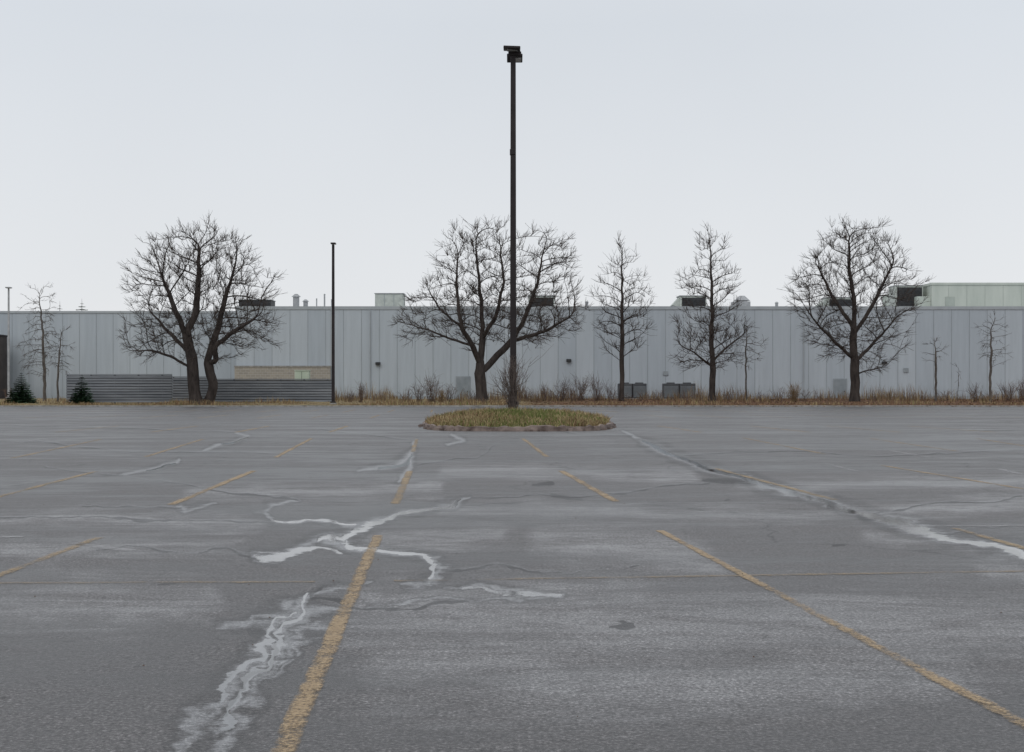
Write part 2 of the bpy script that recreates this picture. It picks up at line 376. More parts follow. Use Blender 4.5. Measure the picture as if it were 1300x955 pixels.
for nm, L, wk, wp, sd in (('salt', film, 1.4, 1.0, 5), ('fine', fine, 1.5, 1.0, 5), ('water', water, 1.3, 1.0, 5), ('tar', tar, 1.4, 1.0, 5), ('sheen', sheen, 2.4, 1.3, 40)):
    a = me.attributes.new(nm, 'FLOAT', 'POINT'); a.data.foreach_set('value', field(PXv, PYv, L, wk, wp, sd).astype(np.float32))
me.materials.append(M_ASPH)
lot = bpy.data.objects.new('parking_lot', me); scene.collection.objects.link(lot)

mesh_obj('ground', [(-2500,-300,-0.06),(2500,-300,-0.06),(2500,4000,-0.06),(-2500,4000,-0.06)], [(0,1,2,3)], M_GROUND)
xs = np.arange(-140, 141, 1.0); ys = np.array(list(np.arange(137.25, 150, 0.6)) + list(np.arange(150, 200, 2.5)))
V = []; rs = np.random.RandomState(3)
for y in ys:
    for x in xs:
        V.append((x, y, vz(y) + 0.05 * math.sin(x * 0.21) + 0.04 * math.sin(x * 0.53 + y) + rs.uniform(-0.03, 0.03) * (y > 137.5) - (0.06 if y < 137.5 else 0)))
nx = len(xs)
mesh_obj('grass_verge', V, [(j*nx+i, j*nx+i+1, (j+1)*nx+i+1, (j+1)*nx+i) for j in range(len(ys)-1) for i in range(nx-1)], M_VERGE, smooth=True)
boxes('kerb', [((-140 + i * 3.0, 137.0 + R.uniform(-.02, .02), -0.02), (-140 + i * 3.0 + 2.97, 137.24, 0.13 + R.uniform(-.015, .01))) for i in range(94)], M_CONC)

# ---------------------------------------------------------------- painted stripes
class Sheet:
    def __init__(s): s.v, s.f, s.uv, s.mi = [], [], [], []
    def stripe(s, a, b, w, z, mi=0, seg=8, wob=0.006):
        a = Vector((*a, 0)); b = Vector((*b, 0)); d = (b - a); d.normalize()
        n = Vector((-d.y, d.x, 0)); k = len(s.v)
        for i in range(seg + 1):
            c = a.lerp(b, i / seg); j = R.uniform(-wob, wob)
            for sg in (-1, 1):
                p = c + n * (sg * w / 2 + j); s.v.append((p.x, p.y, z))
        for i in range(seg):
            q = k + 2 * i; u0, u1 = i / seg, (i + 1) / seg
            s.f.append((q, q + 2, q + 3, q + 1)); s.uv += [(u0, 0), (u1, 0), (u1, 1), (u0, 1)]; s.mi.append(mi)
    def make(s, name, mats):
        o = mesh_obj(name, s.v, s.f, mats, s.mi, uvs=s.uv); return o
st = Sheet(); W = 0.105
def ext(a, b, t): return (a[0] + (a[0]-b[0]) * t, a[1] + (a[1]-b[1]) * t)
a, b = G(400, 862), G(480, 680); st.stripe(ext(a, b, 0.45), b, W*.95, 0.004, 0, 30)
a, b = G(1190, 862), G(838, 674); st.stripe(ext(a, b, 0.45), b, W*.80, 0.004, 0, 30)
for p in [((-60,753),(125,683)), ((1400,725),(1212,671))]: st.stripe(G(*p[0]), G(*p[1]), W, 0.004, 3, 16)
for p in [((-20,636),(120,599)),((218,641),(322,598)),((502,640),(520,598)),((782,637),(712,598)),((1060,635),(908,595)),((1330,626),(1118,591)),
          ((15,582),(128,558)),((185,580),(257,558)),((350,581),(395,557)),((524,574),(529,558)),((694,580),(664,557)),((1048,577),(943,556)),((1215,573),(1105,557)),((1330,571),(1240,557))]:
    st.stripe(G(*p[0]), G(*p[1]), W * 1.2, 0.004, 0 if p[0][0] in (218, 350, 782, 694, 185) else 3, 12)
for y0, y1 in ((549, 541), (531, 527), (523.5, 520.5)):
    for x557 in [-1100,-960,-820,-685,-550,-415,-280,-145,-10, 130, 257, 395, 529, 664, 802, 943, 1105, 1240, 1380, 1520, 1660, 1800,1940,2080,2220,2360]:
        xa = 560 + (x557 - 560) * (y0 - 500) / 57; xb = 560 + (x557 - 560) * (y1 - 500) / 57
        if -30 < xa < 1330 and not (520 < xa < 800 and y0 > 525): st.stripe(G(xa, y0), G(xb, y1), W * 1.6, 0.004, 0, 6)
st.stripe(G(-40, 741), G(400, 739), 0.10, 0.0035, 1, 20); st.stripe(G(500, 738), G(1340, 725), 0.10, 0.0035, 1, 30)
for p in [((1128,572),(1180,581)),((1050,589),(1085,598)),((1150,668),(1300,668)),((20,562),(70,556)),((1200,548),(1300,556)),((1270,596),(1300,603)),((30,682),(0,682)),((860,541),(910,548)),((90,690),(170,700)),((1180,534),(1290,537)),((960,526),(1080,528))]:
    st.stripe(G(*p[0]), G(*p[1]), 0.16, 0.004, 2, 8)
st.make('parking_stripes', [M_YEL, M_YELF, M_WHF, M_YELM])

# ---------------------------------------------------------------- island
gi = [(536,541.2),(541,544.6),(556,546.4),(580,547.2),(640,547.8),(700,547.7),(750,547.0),(770,545.6),(779,542.4),(774,539),(762,535.5),(735,533),(690,532.2),(630,532.2),(585,532.8),(562,535),(546,538.5)]
ring = [Vector((*G(*p), 0)) for p in gi]
def smooth_ring(r, k=7):
    out = []; n = len(r)
    for i in range(n):
        p0, p1, p2, p3 = r[i-1], r[i], r[(i+1) % n], r[(i+2) % n]
        for j in range(k):
            t = j / k
            out.append(0.5 * ((2*p1) + (p2-p0)*t + (2*p0-5*p1+4*p2-p3)*t*t + (3*p1-p0-3*p2+p3)*t**3))
    return out
ring = smooth_ring(ring); cen = sum(ring, Vector()) / len(ring)
isl = empty('traffic_island')
def off(p, m):
    d = (cen - p); d.z = 0
    return p + d.normalized() * m
V, Fc = [], []; n = len(ring)
for i, p in enumerate(ring):
    hz_ = 0.17 + R.uniform(-0.05, 0.025); j = R.uniform(-0.05, 0.05)
    for q, z in ((off(p, j), -0.01), (off(p, j + .03), hz_), (off(p, 0.24), hz_ + .01), (off(p, 0.26), 0.05)):
        V.append((q.x, q.y, z))
for i in range(n):
    for k in range(3):
        a_, b_ = 4*i+k, 4*((i+1) % n)+k
        Fc.append((a_, b_, b_+1, a_+1))
o = mesh_obj('kerb_ring', V, Fc, M_KERB); o.parent = isl
rub = []
for i in range(90):
    p = off(R.choice(ring), R.uniform(-.14, .02)); s_ = R.uniform(.03, .09)
    rub.append(((p.x-s_, p.y-s_, 0.0), (p.x+s_*R.uniform(.5, 1.3), p.y+s_, s_*R.uniform(.5, 1.2))))
boxes('kerb_rubble', rub, M_KERB, isl)
def mound(p): return 0.14 + 0.33 * max(0, 1 - p ** 2.2)
V, Fc = [], []; K = 10
for k in range(K + 1):
    t = 1 - k / K
    for p in ring:
        e = off(p, 0.22); q = cen.lerp(e, t)
        V.append((q.x, q.y, mound(t) + R.uniform(-.03, .03) * (0 < t < 1)))
for k in range(K):
    for i in range(n):
        Fc.append((k*n+i, k*n+(i+1) % n, (k+1)*n+(i+1) % n, (k+1)*n+i))
o = mesh_obj('soil', V, Fc, M_SOIL, smooth=True); o.parent = isl

def blades(name, pts, hr, w, mats, weights, parent=None, lean=0.5):
    V, Fc, mi = [], [], []
    for (x, y, z, sc) in pts:
        a = R.uniform(0, 2*math.pi); h = R.uniform(*hr) * sc; l = R.uniform(0, lean) * h
        la = R.uniform(0, 2*math.pi); dx, dy = math.cos(a) * w / 2, math.sin(a) * w / 2; k = len(V)
        mx, my = x + math.cos(la) * l * .35, y + math.sin(la) * l * .35
        V += [(x-dx, y-dy, z-.02), (x+dx, y+dy, z-.02), (mx+dx*.7, my+dy*.7, z+h*.6), (mx-dx*.7, my-dy*.7, z+h*.6), (x+math.cos(la)*l, y+math.sin(la)*l, z+h)]
        Fc += [(k, k+1, k+2, k+3), (k+3, k+2, k+4)]
        m_ = R.choices(range(len(mats)), weights)[0]; mi += [m_, m_]
    o = mesh_obj(name, V, Fc, mats, mi)
    if parent: o.parent = parent
    return o
pts = []
for i in range(32000):
    ii = R.randrange(n); p = ring[ii]; p2 = ring[(ii+1) % n]
    t = math.sqrt(R.random()); e = off(p.lerp(p2, R.random()), 0.14 + .12*abs(math.sin(ii*.7))); q = cen.lerp(e, t)
    if t < .93: q = q + Vector((R.uniform(-.3, .3), R.uniform(-.3, .3), 0))
    pts.append((q.x, q.y, mound(t), 0.5 + 1.3 * abs(math.sin(q.x*1.7+q.y*.6)*math.cos(q.y*.9))))
gp = [p for p in pts if math.sin(p[0]*1.1+1)+math.sin(p[1]*.6+p[0]*.5)+R.uniform(-1.0, 1.0) > -0.9]
sp_ = [p for p in pts if math.sin(p[0]*1.1+1)+math.sin(p[1]*.6+p[0]*.5)+R.uniform(-1.0, 1.0) < -0.1]
blades('grass', gp, (0.05, 0.17), 0.024, [M_GREEN, M_STRAW, M_STRAW2], [7, 2, 1], isl)
blades('dry_grass', sp_, (0.05, 0.20), 0.024, [M_STRAW, M_STRAW2, M_LEAF], [5, 3, 1.5], isl, lean=1.2)

# verge dry grass and leaf litter ---------------------------------------------
pts = []
for i in range(20000):
    x = R.uniform(-62, 66); y = 137.4 + abs(R.gauss(0, 1)) * (3 if R.random() < .6 else 12)
    if y > 172: continue
    cl = max(0.25, math.sin(x*.45)*math.sin(x*.17+y*.3)+.6)
    if x > 2 and R.random() < .55: continue
    pts.append((x, y, vz(y), cl))
blades('dry_verge_grass', pts, (0.12, 0.5), 0.05, [M_STRAW, M_STRAW2, M_GREEN, M_LEAF], [3, 5, .4, 1.8], lean=.8)
pts = []
for i in range(11000):
    x = R.uniform(-20, 66); y = R.uniform(148, 173)
    cl = math.sin(x*.31+1)*.5 + math.sin(x*.83+y*.2)*.5 + math.sin(x*2.1)*.35
    if cl < -0.1: continue
    pts.append((x, y, vz(y), .35 + cl*.8))
blades('tall_dry_weeds', pts, (0.5, 1.9), 0.045, [M_STRAW2, M_SHRUB, M_STRAW], [5, 3, 1.3], lean=.35)
V, Fc, mi = [], [], []
for i in range(15000):
    x = R.uniform(-62, 66) if R.random() < .25 else R.uniform(2, 66); y = R.uniform(137.3, 165); z = vz(y) + R.uniform(.02, .10)
    if R.random() < .03: y = R.uniform(134, 137); z = .05
    r = R.uniform(.05, .11); a = R.uniform(0, 6.28); k = len(V)
    for j in range(4):
        V.append((x + r*math.cos(a+j*1.57), y + r*math.sin(a+j*1.57), z + R.uniform(-.03, .05)))
    Fc.append((k, k+1, k+2, k+3)); mi.append(R.choices([0, 1], [3, 2])[0])
mesh_obj('fallen_leaves', V, Fc, [M_LEAF, M_LEAF2], mi)
V, Fc = [], []
for i in range(60):
    d = R.uniform(5.2, 40); x = R.uniform(-.37, .37) * d; r = R.uniform(.003, .008); a = R.uniform(0, 6.28); k = len(V)
    for j in range(4): V.append((x + r*R.uniform(.6, 1.6)*math.cos(a+j*1.57), d + r*math.sin(a+j*1.57), .006))
    V.append((x, d, .008 + r*.6)); Fc += [(k, k+1, k+4), (k+1, k+2, k+4), (k+2, k+3, k+4), (k+3, k, k+4)]
mesh_obj('gravel_debris', V, Fc, M_LEAF2)

# ---------------------------------------------------------------- bare trees
def tubes(chains, V, Fc, mi, matid):
    for pts, rad in chains:
        P = np.array(pts); n_ = len(P)
        if n_ < 2: continue
        r0 = rad[0]; sd = 9 if r0 > .25 else 6 if r0 > .10 else 4 if r0 > .05 else 3
        if n_ == 2: T = np.array([P[1]-P[0]]*2)
        else: T = np.gradient(P, axis=0)
        T = T / (np.linalg.norm(T, axis=1)[:, None] + 1e-9)
        u = np.cross(T, np.array([0.31, 0.95, 0.1])); u /= (np.linalg.norm(u, axis=1)[:, None] + 1e-9); w = np.cross(T, u)
        k = len(V); an = 2*np.pi*np.arange(sd)/sd; rr = np.array(rad)[:, None, None]
        ringp = P[:, None, :] + rr*(np.cos(an)[None, :, None]*u[:, None, :] + np.sin(an)[None, :, None]*w[:, None, :])
        V.extend(map(tuple, ringp.reshape(-1, 3)))
        for i in range(n_-1):
            for j in range(sd):
                a_, b_ = k+i*sd+j, k+i*sd+(j+1) % sd
                Fc.append((a_, b_, b_+sd, a_+sd))
        mi.extend([matid]*((n_-1)*sd))

def tree(name, d, limbs, envs, natt, R0, r0=0.024, D=0.40, kill=0.8, seed=1, trop=0.05, jit=0.10, ntw=5, twl=(0.6, 1.5), bark=None, twr=0.019, depth=1.0, shell=0.42, inert=0.6, fork=None, outw=0.28):
    rs = np.random.RandomState(seed)
    def P3(p):
        v = S(p[0], p[1], d); return np.array([v.x, d + (p[2] if len(p) > 2 else 0), v.z])
    MAXN = 40000
    pos = np.zeros((MAXN, 3)); par = np.full(MAXN, -1); nn = 0; kids = {}
    def add(p, q):
        nonlocal nn
        pos[nn] = p; par[nn] = q
        if q >= 0: kids.setdefault(q, []).append(nn)
        nn += 1; return nn - 1
    for L in limbs:
        pts = [P3(p) for p in L]
        cur = -1
        if nn:
            dd = np.linalg.norm(pos[:nn] - pts[0], axis=1); i = int(dd.argmin())
            if dd[i] < 1.0: cur = i
        if cur < 0:
            pts[0][2] = vz(pts[0][1]) - 0.15
            cur = add(pts[0], -1)
        prev = pos[cur].copy()
        for q in pts[1:]:
            L_ = np.linalg.norm(q - prev); m = max(1, int(L_ / D))
            for k in range(1, m + 1):
                c = prev + (q - prev) * k / m + rs.normal(0, 0.06, 3) * min(1, nn / 6)
                cur = add(c, cur)
            prev = q
    fc = P3(fork) if fork else P3(limbs[0][min(3, len(limbs[0])-1)])
    s = d / F; A = []
    vol = np.array([e[2]*e[3]*e[2] for e in envs], float) ** .85; vol /= vol.sum()
    ph = rs.uniform(0, 6.28, 8)
    for e, fr in zip(envs, vol):
        m = int(natt * fr)
        c = P3((e[0], e[1])); u = rs.normal(0, 1, (m, 3)); u /= np.linalg.norm(u, axis=1)[:, None]
        rr = rs.uniform(0, 1, m) ** shell
        az = np.arctan2(u[:, 1], u[:, 0]); el = np.arcsin(u[:, 2])
        rr *= 1 + 0.08*np.sin(3*az+ph[0]) * np.cos(el) + 0.08*np.sin(5*el+2*az+ph[1]) + 0.06*np.sin(9*az+7*el+ph[2])
        A.append(c + u * rr[:, None] * np.array([e[2]*s, e[2]*s*depth, e[3]*s]))
    A = np.vstack(A)
    nd = np.full(len(A), 1e9); ni = np.zeros(len(A), int)
    def upd(i0, i1):
        nonlocal nd, ni
        dm = np.linalg.norm(A[:, None, :] - pos[None, i0:i1, :], axis=2)
        j = dm.argmin(1); dd = dm[np.arange(len(A)), j]; b_ = dd < nd
        nd = np.where(b_, dd, nd); ni = np.where(b_, j + i0, ni)
    upd(0, nn)
    for it in range(220):
        keep = nd > kill; A = A[keep]; nd = nd[keep]; ni = ni[keep]
        if len(A) == 0: break
        acc = {}
        vec = (A - pos[ni]) / nd[:, None]
        for i, v in zip(ni, vec):
            if i in acc: acc[i] += v
            else: acc[i] = v.copy()
        st_ = nn
        for i, v in acc.items():
            ks = kids.get(i, [])
            if len(ks) >= 3: continue
            v = v / (np.linalg.norm(v) + 1e-9) + rs.normal(0, jit, 3); v[2] += trop
            o_ = pos[i] - fc; v = v + outw * o_ / (np.linalg.norm(o_) + 1e-6)
            if par[i] >= 0:
                pd = pos[i] - pos[par[i]]; pd /= np.linalg.norm(pd) + 1e-9; v += pd * inert
            v /= np.linalg.norm(v) + 1e-9
            q = pos[i] + v * D
            if any(np.linalg.norm(pos[k] - q) < 0.45 * D for k in ks): continue
            if nn < MAXN - 2: add(q, i)
        if nn == st_: break
        upd(st_, nn)
    tips = np.zeros(nn)
    for i in range(nn - 1, -1, -1):
        if i not in kids: tips[i] = 1
        if par[i] >= 0: tips[par[i]] += tips[i]
    ex = math.log(max(tips.max(), 3)) / math.log(R0 / r0)
    rad = r0 * tips ** (1 / ex)
    for i in range(nn):
        hgt = pos[i][2] - vz(d)
        if hgt < 1.2 and tips[i] > 5: rad[i] *= 1 + 0.40 * (1 - max(0, hgt)/1.2) ** 2
    V, Fc, mi = [], [], []; chains = []
    stack = [i for i in range(nn) if par[i] < 0]
    while stack:
        i = stack.pop(); pts = []; rr = []
        if par[i] >= 0:
            pts.append(pos[par[i]]); rr.append(min(rad[i] * 1.25, rad[par[i]]))
        while True:
            pts.append(pos[i]); rr.append(rad[i]); ks = kids.get(i, [])
            if not ks: rr[-1] *= .5; break
            ks = sorted(ks, key=lambda k: -tips[k]); stack += ks[1:]; i = ks[0]
        Pm = np.array(pts)
        if len(Pm) > 4: Pm[1:-1] = 0.5*Pm[1:-1] + 0.25*(Pm[:-2] + Pm[2:])
        chains.append((Pm, rr))
    tubes(chains, V, Fc, mi, 0)
    tw = []
    for i in range(nn):
        if rad[i] > r0 * 2.8 or par[i] < 0: continue
        tipn = i not in kids
        pd = pos[i] - pos[par[i]]; pd /= np.linalg.norm(pd) + 1e-9
        od = pos[i] - fc; od /= np.linalg.norm(od) + 1e-9
        for k in range(rs.poisson(ntw if tipn else ntw*.30)):
            v = pd * .45 + od * .65 + rs.normal(0, .42, 3) + np.array([0, 0, .12]); v /= np.linalg.norm(v) + 1e-9
            L_ = rs.uniform(*twl) * (1 if tipn else .8); p0 = pos[i]; p1 = p0 + v*L_*.5; v2 = v + rs.normal(0, .22, 3) + np.array([0, 0, .1]); p2 = p1 + v2/np.linalg.norm(v2)*L_*.5
            tw.append(([p0, p1, p2], [twr, twr*.8, twr*.4]))
            if rs.rand() < .8:
                v3 = v + rs.normal(0, .5, 3); p3 = p1 + v3/np.linalg.norm(v3)*L_*.5
                tw.append(([p1, p3], [twr*.75, twr*.4]))
    tubes(tw, V, Fc, mi, 1)
    print(name, 'nodes', nn, 'twigs', len(tw))
    return mesh_obj(name, V, Fc, [bark or M_BARK, M_TWIG if bark is None else bark], mi, smooth=True)

tree('oak_tree', 140, [
  [(250,513),(246,490),(245,470),(243,450),(236,425),(226,395,-1),(212,360,-1)],
  [(262,513,.6),(270,492,.6),(266,476,.7),(261,462,.8),(266,440,1),(274,410,1.5),(284,370,1.5),(292,340,2)],
  [(261,462,.8),(276,458,0),(274,440,-.5),(300,422,-1.5),(335,402,-2)],
  [(245,470),(225,455,-1),(200,446,-2),(172,446,-2)],
  [(236,425),(246,395,1),(250,350,1),(250,310,1)],
  [(243,450),(215,425,1),(185,395,2)],
  ], [(256,345,74,60),(212,368,52,58),(305,388,52,56),(260,422,86,36),(190,430,32,30),(330,425,24,22),(215,322,32,28),(285,320,34,28)], 3000, 0.58, seed=11, trop=0.0, fork=(252,440))
tree('oak_tree', 145, [
  [(612,512),(610,480),(609,462),(600,440,-1),(585,415,-2),(560,395,-2),(545,370,-2)],
  [(609,462),(613,430,.5),(611,390,.5),(606,340,0),(604,300,0)],
  [(610,475),(628,455,1),(650,432,1.5),(668,400,2),(682,360,2),(692,310,2)],
  [(600,440,-1),(575,432,-2),(545,420,-2.5),(515,412,-3)],
  [(650,432,1.5),(690,422,0),(725,402,-1)],
  [(613,430,.5),(630,400,-1),(640,360,-2),(634,310,-2)],
  [(585,415,-2),(580,370,-1),(582,320,-1)],
  ], [(605,340,50,58),(692,348,44,58),(572,388,52,42),(710,395,36,36),(640,405,85,42),(540,415,36,24),(628,302,22,22),(530,395,22,20)], 3300, 0.58, seed=5, trop=0.0, fork=(615,450))
tree('oak_tree', 146, [
  [(1085,508),(1086,470),(1083,430),(1085,390),(1080,345,.5),(1078,300)],
  [(1084,458),(1110,438,1),(1140,408,2)],
  [(1084,455),(1058,436,-1),(1025,405,-2)],
  [(1084,425),(1106,385,-1),(1128,335,-2)],
  [(1083,415),(1062,380,1),(1042,335,2)],
  [(1085,475),(1105,468,-1),(1120,466,-1)],
  ], [(1085,338,60,56),(1052,375,52,55),(1118,375,52,55),(1085,430,60,32),(1105,462,26,10),(1105,312,36,28),(1022,382,24,24)], 2900, 0.48, seed=21, trop=0.0, fork=(1084,440))
tree('bare_tree', 150, [
  [(904,506),(905,470),(903,420),(904,370),(902,320),(901,298)],
  [(904,465),(880,448,-1),(860,438,-1)],[(904,460),(925,440,1),(944,426,1)],
  ], [(902,330,22,38),(903,372,38,42),(903,425,48,40),(900,458,44,14)], 1500, 0.33, seed=31, trop=0.05, fork=(904,470), outw=.2)
tree('bare_tree', 150, [
  [(789,506),(790,470),(790,420),(789,370),(790,325)],
  ], [(791,342,22,38),(791,382,35,42),(790,425,34,32)], 950, 0.25, seed=37, trop=0.05, ntw=4, fork=(790,470), outw=.25)
kw = dict(r0=0.02, D=0.3, kill=0.6, ntw=3, twl=(.3, .9), bark=M_BARK2, twr=.015)
tree('young_tree', 150, [[(57,512),(56,460),(54,420),(50,380)]], [(52,400,22,38),(50,445,30,34)], 480, 0.17, seed=41, trop=0.1, **kw)
tree('young_tree', 146, [[(73,512),(74,470),(77,430)]], [(76,445,15,38)], 130, 0.11, seed=42, trop=0.1, **kw)
tree('young_tree', 152, [[(948,505),(947,460),(948,425)]], [(948,440,20,28)], 150, 0.09, seed=43, trop=0.1, **kw)
tree('young_tree', 150, [[(1188,506),(1188,470),(1187,440)]], [(1187,448,14,18)], 110, 0.12, seed=44, trop=0.1, **kw)
tree('young_tree', 148, [[(1257,507),(1258,460),(1258,415)]], [(1259,422,18,26),(1262,448,20,16)], 210, 0.13, seed=45, trop=0.1, **kw)
tree('young_tree', 150, [[(1215,506),(1216,485),(1218,467)]], [(1217,472,8,12)], 40, 0.05, seed=46, trop=0.1, **kw)

# shrubs ---------------------------------------------------------------------
def shrub(name, px, d, hpx, wpx, nst, mat=None, base_z=None, r=.02, seed=0, cx=None, fork=3):
    rs = np.random.RandomState(seed + 100); s = d / F
    x0 = (px - 650) * s if cx is None else cx; z0 = vz(d) if base_z is None else base_z
    H = hpx * s; Wd = wpx * s; ch = []
    for i in range(nst):
        b0 = np.array([x0 + rs.uniform(-.3, .3)*Wd, d + rs.uniform(-.3, .3)*Wd, z0 - .05])
        tp = np.array([x0 + rs.normal(0, .42)*Wd, d + rs.normal(0, .42)*Wd, z0 + H*rs.uniform(.5, 1.0)])
        m1 = b0*.6 + tp*.4 + rs.normal(0, .05, 3)*H*.6
        P = [b0, m1, (m1+tp)/2 + rs.normal(0, .025, 3)*H, tp]
        ch.append((P, [r, r*.8, r*.6, r*.3]))
        for k in range(fork):
            seg = P[1] + (P[3]-P[1])*rs.uniform(0, .9)
            v = (tp-b0)/np.linalg.norm(tp-b0) + rs.normal(0, .5, 3); L_ = H*rs.uniform(.12, .3)
            e1 = seg + v*L_*.6; e2 = e1 + (v + rs.normal(0, .3, 3))*L_*.4
            ch.append(([seg, e1, e2], [r*.55, r*.45, r*.25]))
    V, Fc, mi = [], [], []; tubes(ch, V, Fc, mi, 0)
    return mesh_obj(name, V, Fc, mat or M_SHRUB, mi)
sh = [(548,148,34,14,40),(532,150,22,10,24),(572,149,22,12,24),(458,146,26,7,22),(445,147,14,6,14),(715,150,28,12,30),(738,150,34,14,36),(758,151,30,12,30),
      (775,152,22,10,18),(690,150,20,10,16),(835,152,16,8,12),(990,152,18,12,16),(1040,152,12,8,8),(1130,152,14,8,10),(1160,151,12,8,8),(1170,152,10,10,10),(1238,150,22,12,26),(1280,149,26,14,34),
      (1298,150,28,12,30),(925,152,14,14,16),(965,151,14,10,12),(10,146,18,8,12),(1110,151,10,8,8),(1330,150,26,14,20),(705,151,16,16,20),(1255,151,14,20,24),(600,152,14,12,12),(815,152,12,14,12),
      (515,150,16,14,14),(670,151,18,14,16),(870,150,12,16,16),(1020,150,16,14,16),(1200,150,16,14,16),(725,149,18,22,30),(790,150,12,20,20)]
for i, (x, d, h, w, k) in enumerate(sh): shrub('bare_shrub', x, d, h*1.05, w*1.25, k, seed=i)
shrub('dry_shrub', 1008, 148, 22, 14, 70, M_STRAW2, seed=60)
shrub('dry_shrub', 560, 146, 18, 12, 40, M_STRAW2, seed=61)
shrub('dry_shrub', 1250, 146, 10, 16, 40, M_STRAW2, seed=62)
PY = 63.5; PX = (653.5-650)*PY/F
shrub('bare_shrub', 0, PY-.4, 72, 27, 46, simple('dogwood_stem', (.08,.062,.056), (.15,.12,.105), 2.0, .9), base_z=.4, r=.015, seed=77, cx=PX-.1, fork=5)

# spruces ---------------------------------------------------------------------
def spruce(name, px, d, top, bot, wpx, seed):
    rs = random.Random(seed); s = d / F; x0 = (px-650)*s; zt = S(0, top, d).z; z0 = vz(d) if d < 200 else S(0, bot, d).z
    if d > 200: z0 = 0.0; wpx *= 4; 
    H = zt - z0; Wd = wpx*s/2; V, Fc, mi = [], [], []
    tubes([([np.array([x0, d, z0-.1]), np.array([x0, d, z0+H*.5]), np.array([x0, d, zt])], [H*.02, H*.012, .01])], V, Fc, mi, 1)
    nl = 17 if d < 200 else 34
    for l in range(nl):
        t = l/(nl-1); z = z0 + H*(.05 + .90*t); rad = Wd*(1-t)**.8 + Wd*.05
        nb = int(15 - 6*t)
        for b_ in range(nb):
            a = 6.283*(b_+rs.random()*.7)/nb + l; rl = rad*rs.uniform(.7, 1.15)
            for q in range(9):
                u = (q+1)/9; px_, py_ = x0+math.cos(a)*rl*u, d+math.sin(a)*rl*u; pz = z + rl*(.25*u*u - .38*u)
                for _ in range(4):
                    k = len(V); ln = max(.10, rad*.30)*rs.uniform(.7, 1.2); aa = a+rs.uniform(-1.3, 1.3); w = ln*.26; up = rs.uniform(-.4, .35)
                    ex, ey, ez = math.cos(aa)*ln, math.sin(aa)*ln, up*ln
                    V += [(px_-math.sin(aa)*w, py_+math.cos(aa)*w, pz), (px_+math.sin(aa)*w, py_-math.cos(aa)*w, pz-w*.6), (px_+ex, py_+ey, pz+ez)]
                    Fc.append((k, k+1, k+2)); mi.append(0)
    return mesh_obj(name, V, Fc, [M_NEEDLE, M_BARK], mi)
spruce('spruce_tree', 27, 142, 472, 514, 36, 1)
spruce('spruce_tree', 104, 142, 475, 514, 30, 2)
spruce('spruce_tree', 104, 236, 379, 420, 20, 3)
spruce('spruce_tree', 76, 240, 382, 420, 14, 4)

# ---------------------------------------------------------------- warehouse
wh = empty('warehouse_building'); DB = 175.0; sB = DB/F
xL = (300-650)*sB; xR = 95.0; zT = S(0, 389, DB).z; z0 = 0.3
box('wall_main', (xL, DB, z0), (xR, DB+60, zT-.4), M_PANEL, parent=wh)
box('parapet_cap', (xL-.1, DB-.08, zT-.4), (xR+.1, DB+60.1, zT), M_TRIM, parent=wh)
DW = 186.0; sW = DW/F; zW = S(0, 395, DW).z
box('wing_wall', (-95, DW, z0), (xL-.01, DW+40, zW-.3), M_PANEL, parent=wh)
box('wing_cap', (-95.1, DW-.08, zW-.3), (xL-.02, DW+40, zW), M_TRIM, parent=wh)
ribs = []
x = xL + 2.2
while x < xR:
    w = .03; ribs.append(((x-w, DB-.02, z0), (x+w, DB-.002, zT-.41))); x += 2.2
boxes('panel_seams', ribs, M_SEAM, wh)
boxes('wing_seams', [((x_, DW-.02, z0), (x_+.06, DW-.002, zW-.31)) for x_ in np.arange(-94, xL-.3, 2.2)], M_SEAM, wh)
boxes('base_flashing', [((xL+12.2, DB-.10, z0), (xR, DB-.052, 0.95))], M_SEAM, wh)
bx1 = (420-650)*sB
box('block_plinth', (xL-.15, DB-.35, z0), (bx1, DB-.003, S(0,466,DB).z), M_BRICK, parent=wh)
box('plinth_sill', (xL-.2, DB-.42, S(0,466,DB).z), (bx1+.05, DB-.055, S(0,464.5,DB).z), M_CONC, parent=wh)
box('corner_trim', (bx1, DB-.12, z0), (bx1+.15, DB-.053, zT-.41), M_TRIM, parent=wh)
boxes('downpipes', [(((p-650)*sB-.05, DB-.22, z0), ((p-650)*sB+.05, DB-.06, zT-.5)) for p in (470, 1020)], M_TRIM, wh)
def door(p0, p1, top, name):
    xa, xb = (p0-650)*sB, (p1-650)*sB; z = S(0, top, DB).z
    box(name+'_frame', (xa-.12, DB-.11, .45), (xb+.12, DB-.055, z+.12), M_SEAM, parent=wh)
    box(name+'_leaf', (xa, DB-.14, .5), (xb, DB-.112, z), M_DOOR, parent=wh)
    box(name+'_handle', (xb-.3, DB-.2, 1.5), (xb-.15, DB-.142, 1.6), M_DARK, parent=wh)
door(580, 596, 479, 'door'); door(1059, 1074, 482, 'side_door')
for i, p in enumerate([(722,458),(1122,461),(480,462)]):
    v = S(*p, DB); box('wall_light_%d' % i, (v.x-.3, DB-.4, v.z-.15), (v.x+.3, DB-.055, v.z+.2), M_DARK, .04, wh)
boxes('wall_vents', [((S(px,py,DB).x-.3, DB-.12, S(px,py,DB).z-.25), (S(px,py,DB).x+.3, DB-.055, S(px,py,DB).z+.25)) for px, py in ((1150,470),(845,474))], M_SEAM, wh)
